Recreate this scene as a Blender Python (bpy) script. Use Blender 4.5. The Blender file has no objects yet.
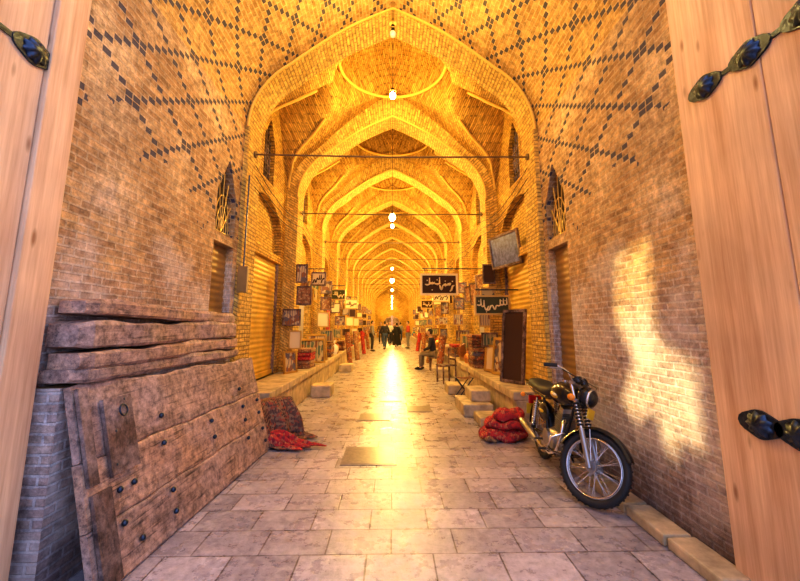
import bpy, bmesh, math, random
from math import sin, cos, pi, radians, sqrt, atan2
from mathutils import Vector, Matrix, geometry
random.seed(7)
S = bpy.context.scene
COL = S.collection

# ---------------------------------------------------------------- materials
class NT:
    def __init__(s, name):
        s.m = bpy.data.materials.new(name); s.m.use_nodes = True
        s.t = s.m.node_tree; s.b = s.t.nodes['Principled BSDF']
    def n(s, typ, **kw):
        nd = s.t.nodes.new(typ)
        for k, v in kw.items():
            if k in nd.inputs: nd.inputs[k].default_value = v
            else: setattr(nd, k, v)
        return nd
    def l(s, a, b): s.t.links.new(a, b)
    def math(s, op, a, b=None, c=None):
        nd = s.t.nodes.new('ShaderNodeMath'); nd.operation = op
        for i, v in enumerate((a, b, c)):
            if v is None: continue
            if isinstance(v, (int, float)): nd.inputs[i].default_value = v
            else: s.l(v, nd.inputs[i])
        return nd.outputs[0]
    def mix(s, fac, a, b, mode='MIX'):
        nd = s.t.nodes.new('ShaderNodeMix'); nd.data_type = 'RGBA'; nd.blend_type = mode
        for i, v in ((0, fac), (6, a), (7, b)):
            if isinstance(v, (int, float)): nd.inputs[i].default_value = v
            elif isinstance(v, tuple): nd.inputs[i].default_value = (*v, 1) if len(v) == 3 else v
            else: s.l(v, nd.inputs[i])
        return nd.outputs[2]
    def ramp(s, src, stops):
        nd = s.t.nodes.new('ShaderNodeValToRGB')
        e = nd.color_ramp.elements
        e[0].position = stops[0][0]; e[0].color = (*stops[0][1], 1)
        e[1].position = stops[-1][0]; e[1].color = (*stops[-1][1], 1)
        for p, c in stops[1:-1]:
            x = e.new(p); x.color = (*c, 1)
        s.l(src, nd.inputs[0]); return nd.outputs[0]
    def noise(s, vec, scale, detail=4, rough=.6):
        nd = s.n('ShaderNodeTexNoise'); nd.inputs['Scale'].default_value = scale
        nd.inputs['Detail'].default_value = detail; nd.inputs['Roughness'].default_value = rough
        if vec is not None: s.l(vec, nd.inputs['Vector'])
        return nd.outputs['Fac']
    def bump(s, h, strength=.5, dist=.01):
        nd = s.n('ShaderNodeBump'); nd.inputs['Strength'].default_value = strength
        nd.inputs['Distance'].default_value = dist
        s.l(h, nd.inputs['Height']); s.l(nd.outputs[0], s.b.inputs['Normal'])

def simple(name, col, rough=.5, metal=0, emit=None, es=0, noise=0, nscale=12):
    k = NT(name)
    k.b.inputs['Roughness'].default_value = rough
    k.b.inputs['Metallic'].default_value = metal
    k.b.inputs['Base Color'].default_value = (*col, 1)
    if noise:
        tc = k.n('ShaderNodeTexCoord')
        f = k.noise(tc.outputs['Object'], nscale)
        c = k.ramp(f, [(.3, tuple(x*(1-noise) for x in col)), (.7, tuple(min(1, x*(1+noise)) for x in col))])
        k.l(c, k.b.inputs['Base Color']); k.bump(f, .3, .01)
    if emit:
        k.b.inputs['Emission Color'].default_value = (*emit, 1)
        k.b.inputs['Emission Strength'].default_value = es
    return k.m

def brick(name, c1, c2, mortar, patch, patchamt=.5, lattice=0, lower=None, bw=.18, rh=.056, ms=.009, soot=.0):
    k = NT(name)
    tc = k.n('ShaderNodeTexCoord'); uv = tc.outputs['UV']
    nz = k.n('ShaderNodeTexNoise'); nz.inputs['Scale'].default_value = 4; k.l(uv, nz.inputs['Vector'])
    vm = k.n('ShaderNodeVectorMath', operation='SCALE'); k.l(nz.outputs['Color'], vm.inputs[0]); vm.inputs['Scale'].default_value = .020
    va = k.n('ShaderNodeVectorMath', operation='ADD'); k.l(uv, va.inputs[0]); k.l(vm.outputs[0], va.inputs[1])
    bt = k.n('ShaderNodeTexBrick'); bt.offset = .5
    k.l(va.outputs[0], bt.inputs['Vector'])
    for a, v in (('Scale', 1), ('Mortar Size', ms), ('Mortar Smooth', .3), ('Brick Width', bw), ('Row Height', rh), ('Bias', 0)):
        bt.inputs[a].default_value = v
    bt.inputs['Color1'].default_value = (*c1, 1); bt.inputs['Color2'].default_value = (*c2, 1)
    bt.inputs['Mortar'].default_value = (*mortar, 1)
    n1 = k.noise(uv, 1.3, 6, .65); n2 = k.noise(uv, 12, 6, .78)
    p = k.ramp(n1, [(.48, (0, 0, 0)), (.62, (patchamt,)*3)])
    col = k.mix(k.math('MULTIPLY', p, k.math('MULTIPLY_ADD', n2, 1.2, .0)), bt.outputs['Color'], patch)
    d = k.ramp(n2, [(.32, (.34, .33, .33)), (.5, (.95, .95, .95)), (.66, (1.5, 1.5, 1.5))])
    col = k.mix(.9, col, d, 'MULTIPLY')
    if soot:
        n3 = k.noise(uv, .8, 5, .6)
        col = k.mix(soot, col, k.ramp(n3, [(.36, (.42, .36, .32)), (.56, (1, 1, 1))]), 'MULTIPLY')
    sp = k.n('ShaderNodeSeparateXYZ'); k.l(uv, sp.inputs[0])
    u, v = sp.outputs[0], sp.outputs[1]
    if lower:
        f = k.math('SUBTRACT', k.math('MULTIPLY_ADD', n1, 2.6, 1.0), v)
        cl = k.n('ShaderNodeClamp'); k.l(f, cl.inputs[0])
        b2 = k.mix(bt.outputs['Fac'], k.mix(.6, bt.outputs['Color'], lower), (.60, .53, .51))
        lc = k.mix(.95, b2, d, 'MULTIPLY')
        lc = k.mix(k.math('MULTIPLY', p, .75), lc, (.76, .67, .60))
        # shade at the wall foot painted in: irregular darkening of the lowest courses
        base_shade = k.ramp(k.math('ADD', k.math('MULTIPLY', v, .55), k.math('MULTIPLY', n1, .8)), [(.40, (.30, .26, .28)), (.78, (1, 1, 1))])
        lc = k.mix(.9, lc, base_shade, 'MULTIPLY')
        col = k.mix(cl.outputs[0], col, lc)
    if lattice:
        su = k.n('ShaderNodeSeparateXYZ'); k.l(va.outputs[0], su.inputs[0])
        uu = k.math('DIVIDE', su.outputs[0], bw/2); vv = k.math('DIVIDE', su.outputs[1], rh)
        i = k.math('FLOOR', uu); j = k.math('FLOOR', vv)
        a = k.math('LESS_THAN', k.math('FLOORED_MODULO', k.math('ADD', i, j), 9), 1)
        b = k.math('LESS_THAN', k.math('FLOORED_MODULO', k.math('SUBTRACT', i, j), 9), 1)
        m = k.math('MAXIMUM', a, b)
        fu = k.math('FRACT', uu); fv = k.math('FRACT', vv)
        inn = k.math('MULTIPLY', k.math('MULTIPLY', k.math('GREATER_THAN', fu, .06), k.math('LESS_THAN', fu, .94)),
                     k.math('MULTIPLY', k.math('GREATER_THAN', fv, .08), k.math('LESS_THAN', fv, .92)))
        m = k.math('MULTIPLY', m, inn)
        m = k.math('MULTIPLY', m, k.math('GREATER_THAN', v, k.math('MULTIPLY_ADD', n1, 2.4, lattice-1.2)))
        m = k.math('MULTIPLY', m, k.math('GREATER_THAN', n2, .34))
        col = k.mix(k.math('MULTIPLY', m, .9), col, (.03, .04, .08))
    k.l(col, k.b.inputs['Base Color'])
    k.b.inputs['Roughness'].default_value = .85
    h = k.math('SUBTRACT', k.math('MULTIPLY', n2, .9), bt.outputs['Fac'])
    k.bump(h, 1.0, .018)
    return k.m

M = {}
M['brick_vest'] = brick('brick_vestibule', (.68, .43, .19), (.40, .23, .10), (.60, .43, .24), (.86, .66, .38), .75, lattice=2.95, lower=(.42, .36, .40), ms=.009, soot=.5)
M['brick_vault'] = brick('brick_vault_glazed', (.68, .42, .14), (.46, .26, .07), (.72, .50, .20), (.78, .52, .20), .4, lattice=.1, ms=.009, soot=.3)
M['brick_in'] = brick('brick_bazaar', (.78, .48, .09), (.50, .26, .04), (.28, .16, .035), (.88, .60, .15), .5, ms=.010, soot=.5)
M['brick_rib'] = brick('brick_rib', (.86, .58, .13), (.64, .38, .07), (.40, .24, .06), (.92, .68, .20), .5, ms=.010, soot=.25)
M['stone'] = simple('ledge_stone', (.48, .38, .24), .6, noise=.4, nscale=6)
M['slab'] = simple('dark_slab', (.17, .14, .14), .3, noise=.35, nscale=20)
M['iron'] = simple('old_iron', (.05, .07, .11), .34, .85, noise=.4, nscale=30)
M['rod'] = simple('rusty_rod', (.16, .10, .05), .6, .4)
M['dark'] = simple('dark_interior', (.05, .035, .025), .9)
M['black'] = simple('black_rubber', (.02, .02, .022), .65)
M['blackpaint'] = simple('black_paint', (.015, .015, .018), .22)
M['chrome'] = simple('chrome', (.75, .75, .78), .16, 1)
M['alu'] = simple('cast_aluminium', (.40, .40, .43), .38, .9)
M['yellow'] = simple('yellow_paint', (.70, .46, .03), .3)
M['orange'] = simple('indicator_orange', (.9, .28, .02), .3)
M['redlens'] = simple('red_lens', (.6, .02, .02), .25)
M['glass'] = simple('headlamp_glass', (.75, .8, .85), .08, .3)
M['white'] = simple('white_paint', (.8, .78, .72), .5)
M['bulb'] = simple('bulb_lit', (1, .85, .5), .4, emit=(1, .80, .36), es=30)
M['bulboff'] = simple('bulb_glass', (.85, .85, .8), .1)
M['gold'] = simple('gold_frame', (.62, .42, .12), .35, .7)
M['copper'] = simple('beaten_copper', (.66, .32, .14), .3, .9, noise=.3, nscale=40)
M['signblack'] = simple('sign_dark_brown', (.055, .022, .010), .85)
M['signgreen'] = simple('sign_olive', (.06, .06, .02), .85)
M['cream'] = simple('cream_panel', (.78, .64, .34), .6)
M['skin'] = simple('skin', (.50, .30, .20), .55)
M['hair'] = simple('hair', (.02, .015, .012), .6)
M['shutter'] = simple('shutter_paint', (.66, .42, .07), .5, .2, noise=.2, nscale=3)
M['shutterdark'] = simple('shutter_brown', (.32, .19, .06), .5, .2, noise=.25, nscale=3)
M['bluetile'] = simple('blue_panel', (.10, .13, .36), .4, noise=.7, nscale=14)
M['plaster'] = simple('outer_plaster', (.55, .47, .38), .9, noise=.15, nscale=2)
M['ceramic'] = simple('turquoise_ceramic', (.04, .22, .28), .25, noise=.5, nscale=30)

def wood(name, cd, cl, axis=2, sc=1.0, cracks=False, rough=.6):
    k = NT(name); tc = k.n('ShaderNodeTexCoord')
    mp = k.n('ShaderNodeMapping'); k.l(tc.outputs['Object'], mp.inputs[0])
    s = [9*sc]*3; s[axis] = .55*sc; mp.inputs['Scale'].default_value = s
    mp2 = k.n('ShaderNodeMapping'); k.l(tc.outputs['Object'], mp2.inputs[0])
    s = [45*sc]*3; s[axis] = 1.6*sc; mp2.inputs['Scale'].default_value = s
    a = k.noise(mp.outputs[0], 1.0, 5, .6); b = k.noise(mp2.outputs[0], 1.0, 4, .7)
    f = k.math('MULTIPLY_ADD', b, .5, k.math('MULTIPLY', a, .6))
    col = k.ramp(f, [(.38, cd), (.68, cl)])
    if cracks:
        c = k.ramp(b, [(.33, (.12, .09, .09)), (.43, (1, 1, 1))]); col = k.mix(.9, col, c, 'MULTIPLY')
        n = k.noise(tc.outputs['Object'], 2.3, 6, .7); col = k.mix(k.ramp(n, [(.42, (0, 0, 0)), (.62, (.7, .7, .7))]), col, (.38, .29, .26))
        n5 = k.noise(tc.outputs['Object'], 14, 6, .8); col = k.mix(.95, col, k.ramp(n5, [(.36, (.32, .29, .30)), (.62, (1.5, 1.42, 1.35))]), 'MULTIPLY')
    else:
        vo = k.n('ShaderNodeTexVoronoi'); vo.inputs['Scale'].default_value = 1
        mp3 = k.n('ShaderNodeMapping'); k.l(tc.outputs['Object'], mp3.inputs[0])
        s = [7.0]*3; s[axis] = 2.2; mp3.inputs['Scale'].default_value = s; k.l(mp3.outputs[0], vo.inputs['Vector'])
        kn = k.ramp(vo.outputs['Distance'], [(.05, (.38, .22, .14)), (.14, (1, 1, 1))]); col = k.mix(.8, col, kn, 'MULTIPLY')
        n6 = k.noise(tc.outputs['Object'], 1.2, 3); col = k.mix(.6, col, k.ramp(n6, [(.35, (.72, .70, .74)), (.65, (1.15, 1.12, 1.1))]), 'MULTIPLY')
    k.l(col, k.b.inputs['Base Color']); k.b.inputs['Roughness'].default_value = rough
    k.bump(f, .6 if cracks else .25, .012 if cracks else .004)
    return k.m
M['newwood'] = wood('new_wood', (.58, .31, .16), (.88, .60, .36), 2)
M['oldwood'] = wood('weathered_wood', (.20, .125, .10), (.46, .31, .23), 1, 1, True, .7)
M['oldwood2'] = wood('weathered_wood_red', (.22, .12, .09), (.54, .34, .21), 1, 1.3, True, .7)
M['darkwood'] = wood('dark_wood', (.05, .03, .025), (.15, .085, .06), 2, 1, True, .8)

def paving():
    k = NT('stone_paving'); tc = k.n('ShaderNodeTexCoord'); o = tc.outputs['Object']
    def bt(bw, rh, off):
        b = k.n('ShaderNodeTexBrick'); b.offset = off; k.l(o, b.inputs['Vector'])
        for a, v in (('Scale', 1), ('Mortar Size', .006), ('Mortar Smooth', .3), ('Brick Width', bw), ('Row Height', rh), ('Bias', 0)):
            b.inputs[a].default_value = v
        b.inputs['Color1'].default_value = (.52, .48, .52, 1); b.inputs['Color2'].default_value = (.30, .28, .32, 1)
        b.inputs['Mortar'].default_value = (.15, .12, .12, 1); return b
    b = bt(.44, .31, .37)
    n1 = k.noise(o, 1.3, 6, .65); n2 = k.noise(o, 16, 6, .75); n3 = k.noise(o, 4, 6, .7)
    col = k.mix(.8, b.outputs['Color'], k.ramp(n1, [(.3, (.62, .60, .66)), (.7, (1.28, 1.2, 1.15))]), 'MULTIPLY')
    col = k.mix(.8, col, k.ramp(n2, [(.33, (.55, .55, .55)), (.67, (1.35, 1.35, 1.35))]), 'MULTIPLY')
    col = k.mix(k.ramp(n3, [(.52, (0, 0, 0)), (.66, (.45, .45, .45))]), col, (.58, .52, .52))
    k.l(col, k.b.inputs['Base Color'])
    r = k.ramp(n3, [(.35, (.20, .20, .20)), (.7, (.46, .46, .46))]); k.l(r, k.b.inputs['Roughness'])
    k.b.inputs['Specular IOR Level'].default_value = .8
    k.bump(k.math('SUBTRACT', k.math('MULTIPLY', n2, .5), b.outputs['Fac']), .75, .013)
    return k.m
M['paving'] = paving()

def rug(name, c1, c2, c3, sc=9):
    k = NT(name); tc = k.n('ShaderNodeTexCoord'); o = tc.outputs['Object']
    vo = k.n('ShaderNodeTexVoronoi'); vo.inputs['Scale'].default_value = sc; k.l(o, vo.inputs['Vector'])
    sp = k.n('ShaderNodeSeparateColor'); k.l(vo.outputs['Color'], sp.inputs[0])
    col = k.ramp(sp.outputs[0], [(.0, c1), (.55, c1), (.6, c2), (.78, c2), (.82, c3), (1, c3)])
    w = k.n('ShaderNodeTexWave'); w.inputs['Scale'].default_value = sc*.5; w.inputs['Distortion'].default_value = 3; k.l(o, w.inputs['Vector'])
    col = k.mix(k.ramp(w.outputs['Fac'], [(.75, (0, 0, 0)), (.85, (.8, .8, .8))]), col, c2)
    k.l(col, k.b.inputs['Base Color']); k.b.inputs['Roughness'].default_value = .95
    k.bump(k.noise(o, 60), .5, .01); return k.m
M['rugdark'] = rug('rug_dark', (.07, .03, .03), (.26, .15, .08), (.30, .05, .025), 34)
M['rugred'] = rug('rug_red', (.48, .03, .03), (.20, .02, .03), (.50, .16, .08), 30)
M['rugbrown'] = rug('rug_brown', (.26, .09, .04), (.42, .28, .14), (.10, .04, .03), 30)
M['rugorange'] = rug('rug_orange', (.42, .13, .04), (.14, .08, .06), (.55, .38, .2), 26)
M['rugblue'] = rug('rug_blue', (.08, .09, .16), (.40, .28, .16), (.25, .06, .05), 26)
M['paint1'] = rug('painting_a', (.10, .14, .10), (.5, .40, .2), (.22, .10, .05), 9)
M['paint2'] = rug('painting_b', (.55, .43, .25), (.14, .12, .14), (.3, .12, .05), 12)

# ---------------------------------------------------------------- mesh builder
class MB:
    def __init__(s): s.v = []; s.f = []; s.mi = []; s.sm = []; s.uv = []; s.mats = []; s.X = Matrix()
    def add(s, vs, fs, mat, smooth=False, uvs=None):
        o = len(s.v)
        if mat not in s.mats: s.mats.append(mat)
        k = s.mats.index(mat)
        s.v += [tuple(s.X @ Vector(p)) for p in vs]
        s.uv += (uvs if uvs else [(0, 0)]*len(vs))
        for f in fs: s.f.append([i+o for i in f]); s.mi.append(k); s.sm.append(smooth)
    def box(s, c, d, mat, rot=None, taper=1.0):
        R = rot if rot else Matrix.Identity(3)
        vs = []
        for z in (-1, 1):
            t = taper if z > 0 else 1
            for x, y in ((-1, -1), (1, -1), (1, 1), (-1, 1)):
                vs.append(Vector(c) + R @ Vector((x*d[0]/2*t, y*d[1]/2*t, z*d[2]/2)))
        s.add(vs, [(3, 2, 1, 0), (4, 5, 6, 7), (0, 1, 5, 4), (1, 2, 6, 5), (2, 3, 7, 6), (3, 0, 4, 7)], mat)
    def tube(s, pts, r, mat, n=10, closed=False, smooth=True):
        pts = [Vector(p) for p in pts]; m = len(pts)
        rr = r if isinstance(r, (list, tuple)) else [r]*m
        vs = []; up = Vector((0, 0, 1))
        pn = None
        for i, p in enumerate(pts):
            if closed: t = pts[(i+1) % m]-pts[i-1]
            else: t = pts[min(i+1, m-1)]-pts[max(i-1, 0)]
            t.normalize()
            if pn is None:
                a = Vector((1, 0, 0)) if abs(t.z) > .9 else up
                pn = (a - t*a.dot(t)).normalized()
            else: pn = (pn - t*pn.dot(t)).normalized()
            b = t.cross(pn)
            for j in range(n):
                a = 2*pi*j/n; vs.append(p + (pn*cos(a)+b*sin(a))*rr[i])
        fs = []
        for i in range(m if closed else m-1):
            for j in range(n):
                i2 = (i+1) % m
                fs.append((i*n+j, i*n+(j+1) % n, i2*n+(j+1) % n, i2*n+j))
        s.add(vs, fs, mat, smooth)
        if not closed:
            s.add(vs[:n], [tuple(range(n))[::-1]], mat); s.add(vs[-n:], [tuple(range(n))], mat)
    def cyl(s, a, b, r, mat, r2=None, n=16): s.tube([a, b], [r, r if r2 is None else r2], mat, n)
    def lathe(s, c, prof_, mat, n=20):
        vs = [(c[0]+r*cos(2*pi*j/n), c[1]+r*sin(2*pi*j/n), c[2]+z) for r, z in prof_ for j in range(n)]
        s.add(vs, [(i*n+j, i*n+(j+1) % n, (i+1)*n+(j+1) % n, (i+1)*n+j) for i in range(len(prof_)-1) for j in range(n)], mat, True)
    def ell(s, c, d, mat, nu=16, nv=10, rot=None, fn=None):
        R = rot if rot else Matrix.Identity(3); vs = []
        for i in range(nv+1):
            th = pi*i/nv
            for j in range(nu):
                a = 2*pi*j/nu; p = Vector((sin(th)*cos(a), sin(th)*sin(a), cos(th)))
                if fn: p = fn(p)
                vs.append(Vector(c)+R @ Vector((p.x*d[0], p.y*d[1], p.z*d[2])))
        fs = [(i*nu+j, (i+1)*nu+j, (i+1)*nu+(j+1) % nu, i*nu+(j+1) % nu) for i in range(nv) for j in range(nu)]
        s.add(vs, fs, mat, True)
    def torus(s, c, axis, R, r, mat, n=40, k=10, a0=0, a1=2*pi, xr=1):
        ax = Vector(axis).normalized(); q = ax.orthogonal().normalized() if abs(ax.y) < .99 else Vector((1, 0, 0))
        w = ax.cross(q)
        full = abs(a1-a0-2*pi) < 1e-4
        pts = [Vector(c)+(q*cos(a0+(a1-a0)*i/n)+w*sin(a0+(a1-a0)*i/n))*R for i in range(n if full else n+1)]
        s.tube(pts, r, mat, k, full)
    def loft(s, secs, mat, cap=True):
        n = len(secs[0]); vs = [p for q in secs for p in q]
        fs = [(i*n+j, i*n+(j+1) % n, (i+1)*n+(j+1) % n, (i+1)*n+j) for i in range(len(secs)-1) for j in range(n)]
        s.add(vs, fs, mat, True)
        if cap: s.add(secs[0], [tuple(range(n))[::-1]], mat, True); s.add(secs[-1], [tuple(range(n))], mat, True)
    def grid(s, P, mat, uvs=None, smooth=True, flip=False):
        a = len(P); b = len(P[0]); vs = [p for r in P for p in r]
        fs = [(i*b+j, i*b+j+1, (i+1)*b+j+1, (i+1)*b+j) for i in range(a-1) for j in range(b-1)]
        if flip: fs = [f[::-1] for f in fs]
        s.add(vs, fs, mat, smooth, [u for r in uvs for u in r] if uvs else None)
    def build(s, name, parent=None, bevel=0, weld=False):
        me = bpy.data.meshes.new(name); me.from_pydata(s.v, [], s.f)
        for m in s.mats: me.materials.append(M[m])
        me.polygons.foreach_set('material_index', s.mi); me.polygons.foreach_set('use_smooth', s.sm)
        ul = me.uv_layers.new(name='UVMap')
        for l in me.loops: ul.data[l.index].uv = s.uv[l.vertex_index]
        me.update()
        ob = bpy.data.objects.new(name, me); COL.objects.link(ob)
        if parent: ob.parent = parent
        if bevel:
            b = ob.modifiers.new('Bevel', 'BEVEL'); b.width = bevel; b.segments = 2; b.limit_method = 'ANGLE'; b.angle_limit = radians(50)
        return ob
def empty(name, loc=(0, 0, 0)):
    e = bpy.data.objects.new(name, None); COL.objects.link(e); e.location = loc; e.empty_display_size = .2; return e

def holed(mb, outer, holes, to3, mat, depth3=None):
    polys = [[Vector((*p, 0)) for p in outer]] + [[Vector((*p, 0)) for p in h] for h in holes]
    tris = geometry.tessellate_polygon(polys)
    flat = [p for q in polys for p in q]
    mb.add([to3(p.x, p.y) for p in flat], [tuple(t) for t in tris], mat, False, [(p.x, p.y) for p in flat])
    if depth3:
        d = Vector(depth3)
        for h in holes:
            n = len(h); a = [Vector(to3(*p)) for p in h]; b = [p+d for p in a]
            uv = [(p[0]+.03, p[1]) for p in h] + [(p[0]+.28, p[1]) for p in h]
            mb.add(a+b, [(i, (i+1) % n, n+(i+1) % n, n+i) for i in range(n)], mat, False, uv)

# ---------------------------------------------------------------- arch profile
def prof(w, zs, crown, n=14):
    r = w*.56; pts = []
    for i in range(n+1):
        a = radians(58)*i/n; pts.append((w-r+r*cos(a), zs+r*sin(a)))
    x0, z0 = pts[-1]
    for i in range(1, n+1):
        t = i/n; pts.append((x0*(1-t), z0+(crown-z0)*(t)+.10*sin(pi*t)*w/2.15*.9))
    return pts
def full(w, zs, crown, n=14):
    R = prof(w, zs, crown, n)
    return [(-x, z) for x, z in R] + [(x, z) for x, z in R[::-1]][1:]
def arclen(P):
    h = (len(P)+1)//2; s = [P[0][1]]
    for i in range(1, h): s.append(s[-1]+math.dist(P[i], P[i-1]))
    return s + s[:-1][::-1]

W = 2.1; Y0 = 2.30; A0 = 5.35; PER = 3.0; NB = 14; RT = .25
ZS, CR = 4.3, 6.25
YEND = A0+PER*NB

# ---------------------------------------------------------------- floor
mb = MB(); mb.add([(-12, -14, 0), (12, -14, 0), (12, YEND+20, 0), (-12, YEND+20, 0)], [(0, 1, 2, 3)], 'paving'); mb.build('floor')
for (x, y, w, l) in ((-.25, 4.72, .62, .62), (-.28, 6.6, .5, .5), (-.02, 8.2, .45, .6), (.5, 7.2, .42, .5)):
    mb = MB(); mb.box((x, y, .002), (w, l, .008), 'slab')
    mb.box((x, y, .006), (w*.9, l*.9, .004), 'slab'); mb.build('drain_cover', bevel=.002)

# ---------------------------------------------------------------- vestibule
def arch_hole(c, hw, z0, zs, zc, n=6):
    P = full(hw, zs, zc, n)
    return [(c-hw, z0)] + [(c+x, z) for x, z in P] + [(c+hw, z0)]
for side, nm in ((-1, 'left'), (1, 'right')):
    mb = MB(); X = side*W
    holes = [[(4.42, .02), (4.42, 2.5), (4.98, 2.5), (4.98, .02)], arch_hole(4.70, .28, 2.62, 3.1, 3.62)]
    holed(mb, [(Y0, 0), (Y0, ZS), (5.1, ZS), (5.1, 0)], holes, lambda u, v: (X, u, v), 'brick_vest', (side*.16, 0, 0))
    mb.build('wall_'+nm)
    e = empty('roller_shutter')
    mb = MB()
    rows = [(.02+i*.02) for i in range(125)]
    P = [[(X+side*(.10-.012*abs(sin(i*pi/4))), 4.42, zz), (X+side*(.10-.012*abs(sin(i*pi/4))), 4.98, zz)] for i, zz in enumerate(rows)]
    mb.grid(P, 'shutterdark'); mb.build('slats', e)
    e = empty('tympanum_grille'); mb = MB()
    mb.add([(X+side*.12, 4.4, 2.6), (X+side*.12, 5.0, 2.6), (X+side*.12, 5.0, 3.7), (X+side*.12, 4.4, 3.7)], [(0, 1, 2, 3)], 'dark')
    for q in range(7):
        a = pi*q/6; mb.cyl((X+side*.06, 4.7, 2.66), (X+side*.06, 4.7+.27*cos(a), 2.66+.27*sin(a)*1.0+.55*sin(a)*.9), .008, 'gold', n=6)
    for r in (.08, .14, .2):
        mb.tube([(X+side*.06, 4.7+r*cos(a*pi/12), 2.66+r*2.4*sin(a*pi/12)) for a in range(13)], .008, 'gold', 6)
    mb.build('grille_bars', e)
mb = MB(); P = full(W, ZS, CR); L = arclen(P)
ys = [Y0, 3.1, 3.8, 4.5, 5.1]
mb.grid([[(x, y, z) for x, z in P] for y in ys], 'brick_vault', [[(y, l) for l in L] for y in ys]); mb.build('ceiling_vestibule_vault')
mb = MB()
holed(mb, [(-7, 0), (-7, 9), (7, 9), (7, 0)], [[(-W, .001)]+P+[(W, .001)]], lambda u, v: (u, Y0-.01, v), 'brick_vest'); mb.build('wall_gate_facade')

# ---------------------------------------------------------------- ribs + bays
mb = MB(); outer = full(3.3, 5.0, 8.0)
for a in range(NB+1):
    ya = A0+PER*a; w = W-.06 if a == 0 else W-.03
    P = full(w, ZS, CR-.03 if a else CR-.06); L = arclen(P)
    pr = [(-w, 0)]+P+[(w, 0)]; LL = [0]+L+[0]
    mb.grid([[(x, y, z) for x, z in pr] for y in (ya-RT, ya+RT)], 'brick_rib', [[(y, l) for l in LL] for y in (ya-RT, ya+RT)])
    po = [(-3.3, 0)]+outer+[(3.3, 0)]
    for y in (ya-RT, ya+RT):
        mb.grid([[(x, y, z) for x, z in pr], [(x, y, z) for x, z in po]], 'brick_rib', [[(0, l*1.0) for l in LL], [(1.1, l) for l in LL]], smooth=False)
mb.build('wall_rib_arches')
mb = MB()
for a in range(NB+1):
    ya = A0+PER*a-RT; w = W-.06 if a == 0 else W-.03
    P = full(w+.02, ZS, CR+.0)
    mb.tube([(x, ya-.015, z) for x, z in P], .022, 'brick_rib', 6)
mb.build('trim_arch_edges')
BW = 2.33
def zprof(P, x):
    x = abs(x)
    for (x1, z1), (x2, z2) in zip(P, P[1:]):
        if x2 <= x <= x1+1e-6:
            return z1+(z2-z1)*((x1-x)/(x1-x2) if x1 > x2 else 0)
    return P[0][1]
PB = prof(BW, ZS, 6.85); HL = (PER-2*RT)/2; PQ = prof(HL, ZS+.05, 6.45)
mb = MB(); mr = MB(); mw = {-1: MB(), 1: MB()}; NX, NY = 56, 30
def vz(x, y):
    z = max(zprof(PB, x), zprof(PQ, y)); r2 = (x/1.15)**2+(y/1.05)**2
    if r2 < 1: z = max(z, 6.62+.75*sqrt(max(0, 1-r2)))
    return z
for a in range(NB):
    yc = A0+PER*(a+.5)
    G = []; U = []
    for j in range(NY+1):
        y = -HL+2*HL*j/NY; row = []; ur = []
        for i in range(NX+1):
            x = BW*sin(pi/2*(-1+2*i/NX))
            z = vz(x, y); row.append((x, yc+y, z)); ur.append((y+yc, abs(BW-abs(x))*1.25+ZS+(z-ZS)*.6))
        G.append(row); U.append(ur)
    mb.grid(G, 'brick_in', U)
    if a < 8:
        for sx in (-1, 1):
            for sy in (-1, 1):
                pts = []
                for i in range(15):
                    t = i/14; y = sy*HL*(1-t*.62); zq = zprof(PQ, y); x = BW
                    while x > .6 and zprof(PB, x) < zq: x -= .02
                    pts.append((sx*x, yc+y, max(zprof(PB, x), zq)-.01))
                mr.tube(pts, .030, 'brick_rib', 6)
        mr.torus((0, yc, 6.60), (0, 0, 1), 1.06, .035, 'brick_rib', 40, 6)
    for sd in (-1, 1):
        m = mw[sd]; X = sd*BW
        sh = [(yc-1.02, .55), (yc-1.02, 2.75), (yc+1.02, 2.75), (yc+1.02, .55)]
        ty = arch_hole(yc, 1.02, 2.90, 3.2, 3.88); wn = arch_hole(yc, .30, 4.18, 4.95, 5.42)
        holed(m, [(yc-HL, 0), (yc-HL, 6.6), (yc+HL, 6.6), (yc+HL, 0)], [sh, ty, wn], lambda u, v: (X, u, v), 'brick_in', (sd*.16, 0, 0))
        m.add([(X+sd*.15, yc-1.03, 2.88), (X+sd*.15, yc+1.03, 2.88), (X+sd*.15, yc+1.03, 4.0), (X+sd*.15, yc-1.03, 4.0)], [(0, 1, 2, 3)], 'brick_rib',
              False, [(0, 0), (1.9, 0), (1.9, 1.1), (0, 1.1)])
mb.build('ceiling_bay_vaults'); mr.build('trim_vault_groins'); mw[-1].build('wall_bays_left'); mw[1].build('wall_bays_right')
k = 0
for a in range(6):
    yc = A0+PER*(a+.5)
    for sd in (-1, 1):
        k += 1; mb = MB(); X = sd*(BW+.08)
        mb.add([(X+sd*.02, yc-.31, 4.15), (X+sd*.02, yc+.31, 4.15), (X+sd*.02, yc+.31, 5.45), (X+sd*.02, yc-.31, 5.45)], [(0, 1, 2, 3)], 'bluetile' if sd > 0 else 'dark')
        for q in range(5): mb.box((X, yc-.24+q*.12, 4.79), (.02, .02, 1.24), 'darkwood')
        for q in range(8): mb.box((X, yc, 4.24+q*.155), (.02, .6, .02), 'darkwood')
        mb.build('window_%d' % k)
mb = MB(); hole = [(-1.0, .01), (-1.0, 1.9), (-.7, 2.4), (0, 2.7), (.7, 2.4), (1.0, 1.9), (1.0, .01)]
holed(mb, [(-6, 0), (-6, 9), (6, 9), (6, 0)], [hole], lambda u, v: (u, YEND+RT+.02, v), 'brick_in', (0, .6, 0)); mb.build('wall_end')
e = empty('door_1'); mb = MB()
for s_ in (-1, 1):
    mb.box((s_*.5, YEND+RT+.4, 1.36), (.98, .06, 2.7), 'oldwood2')
    for z in (.5, 1.3, 2.1): mb.box((s_*.5, YEND+RT+.36, z), (.7, .03, .55), 'darkwood')
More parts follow.
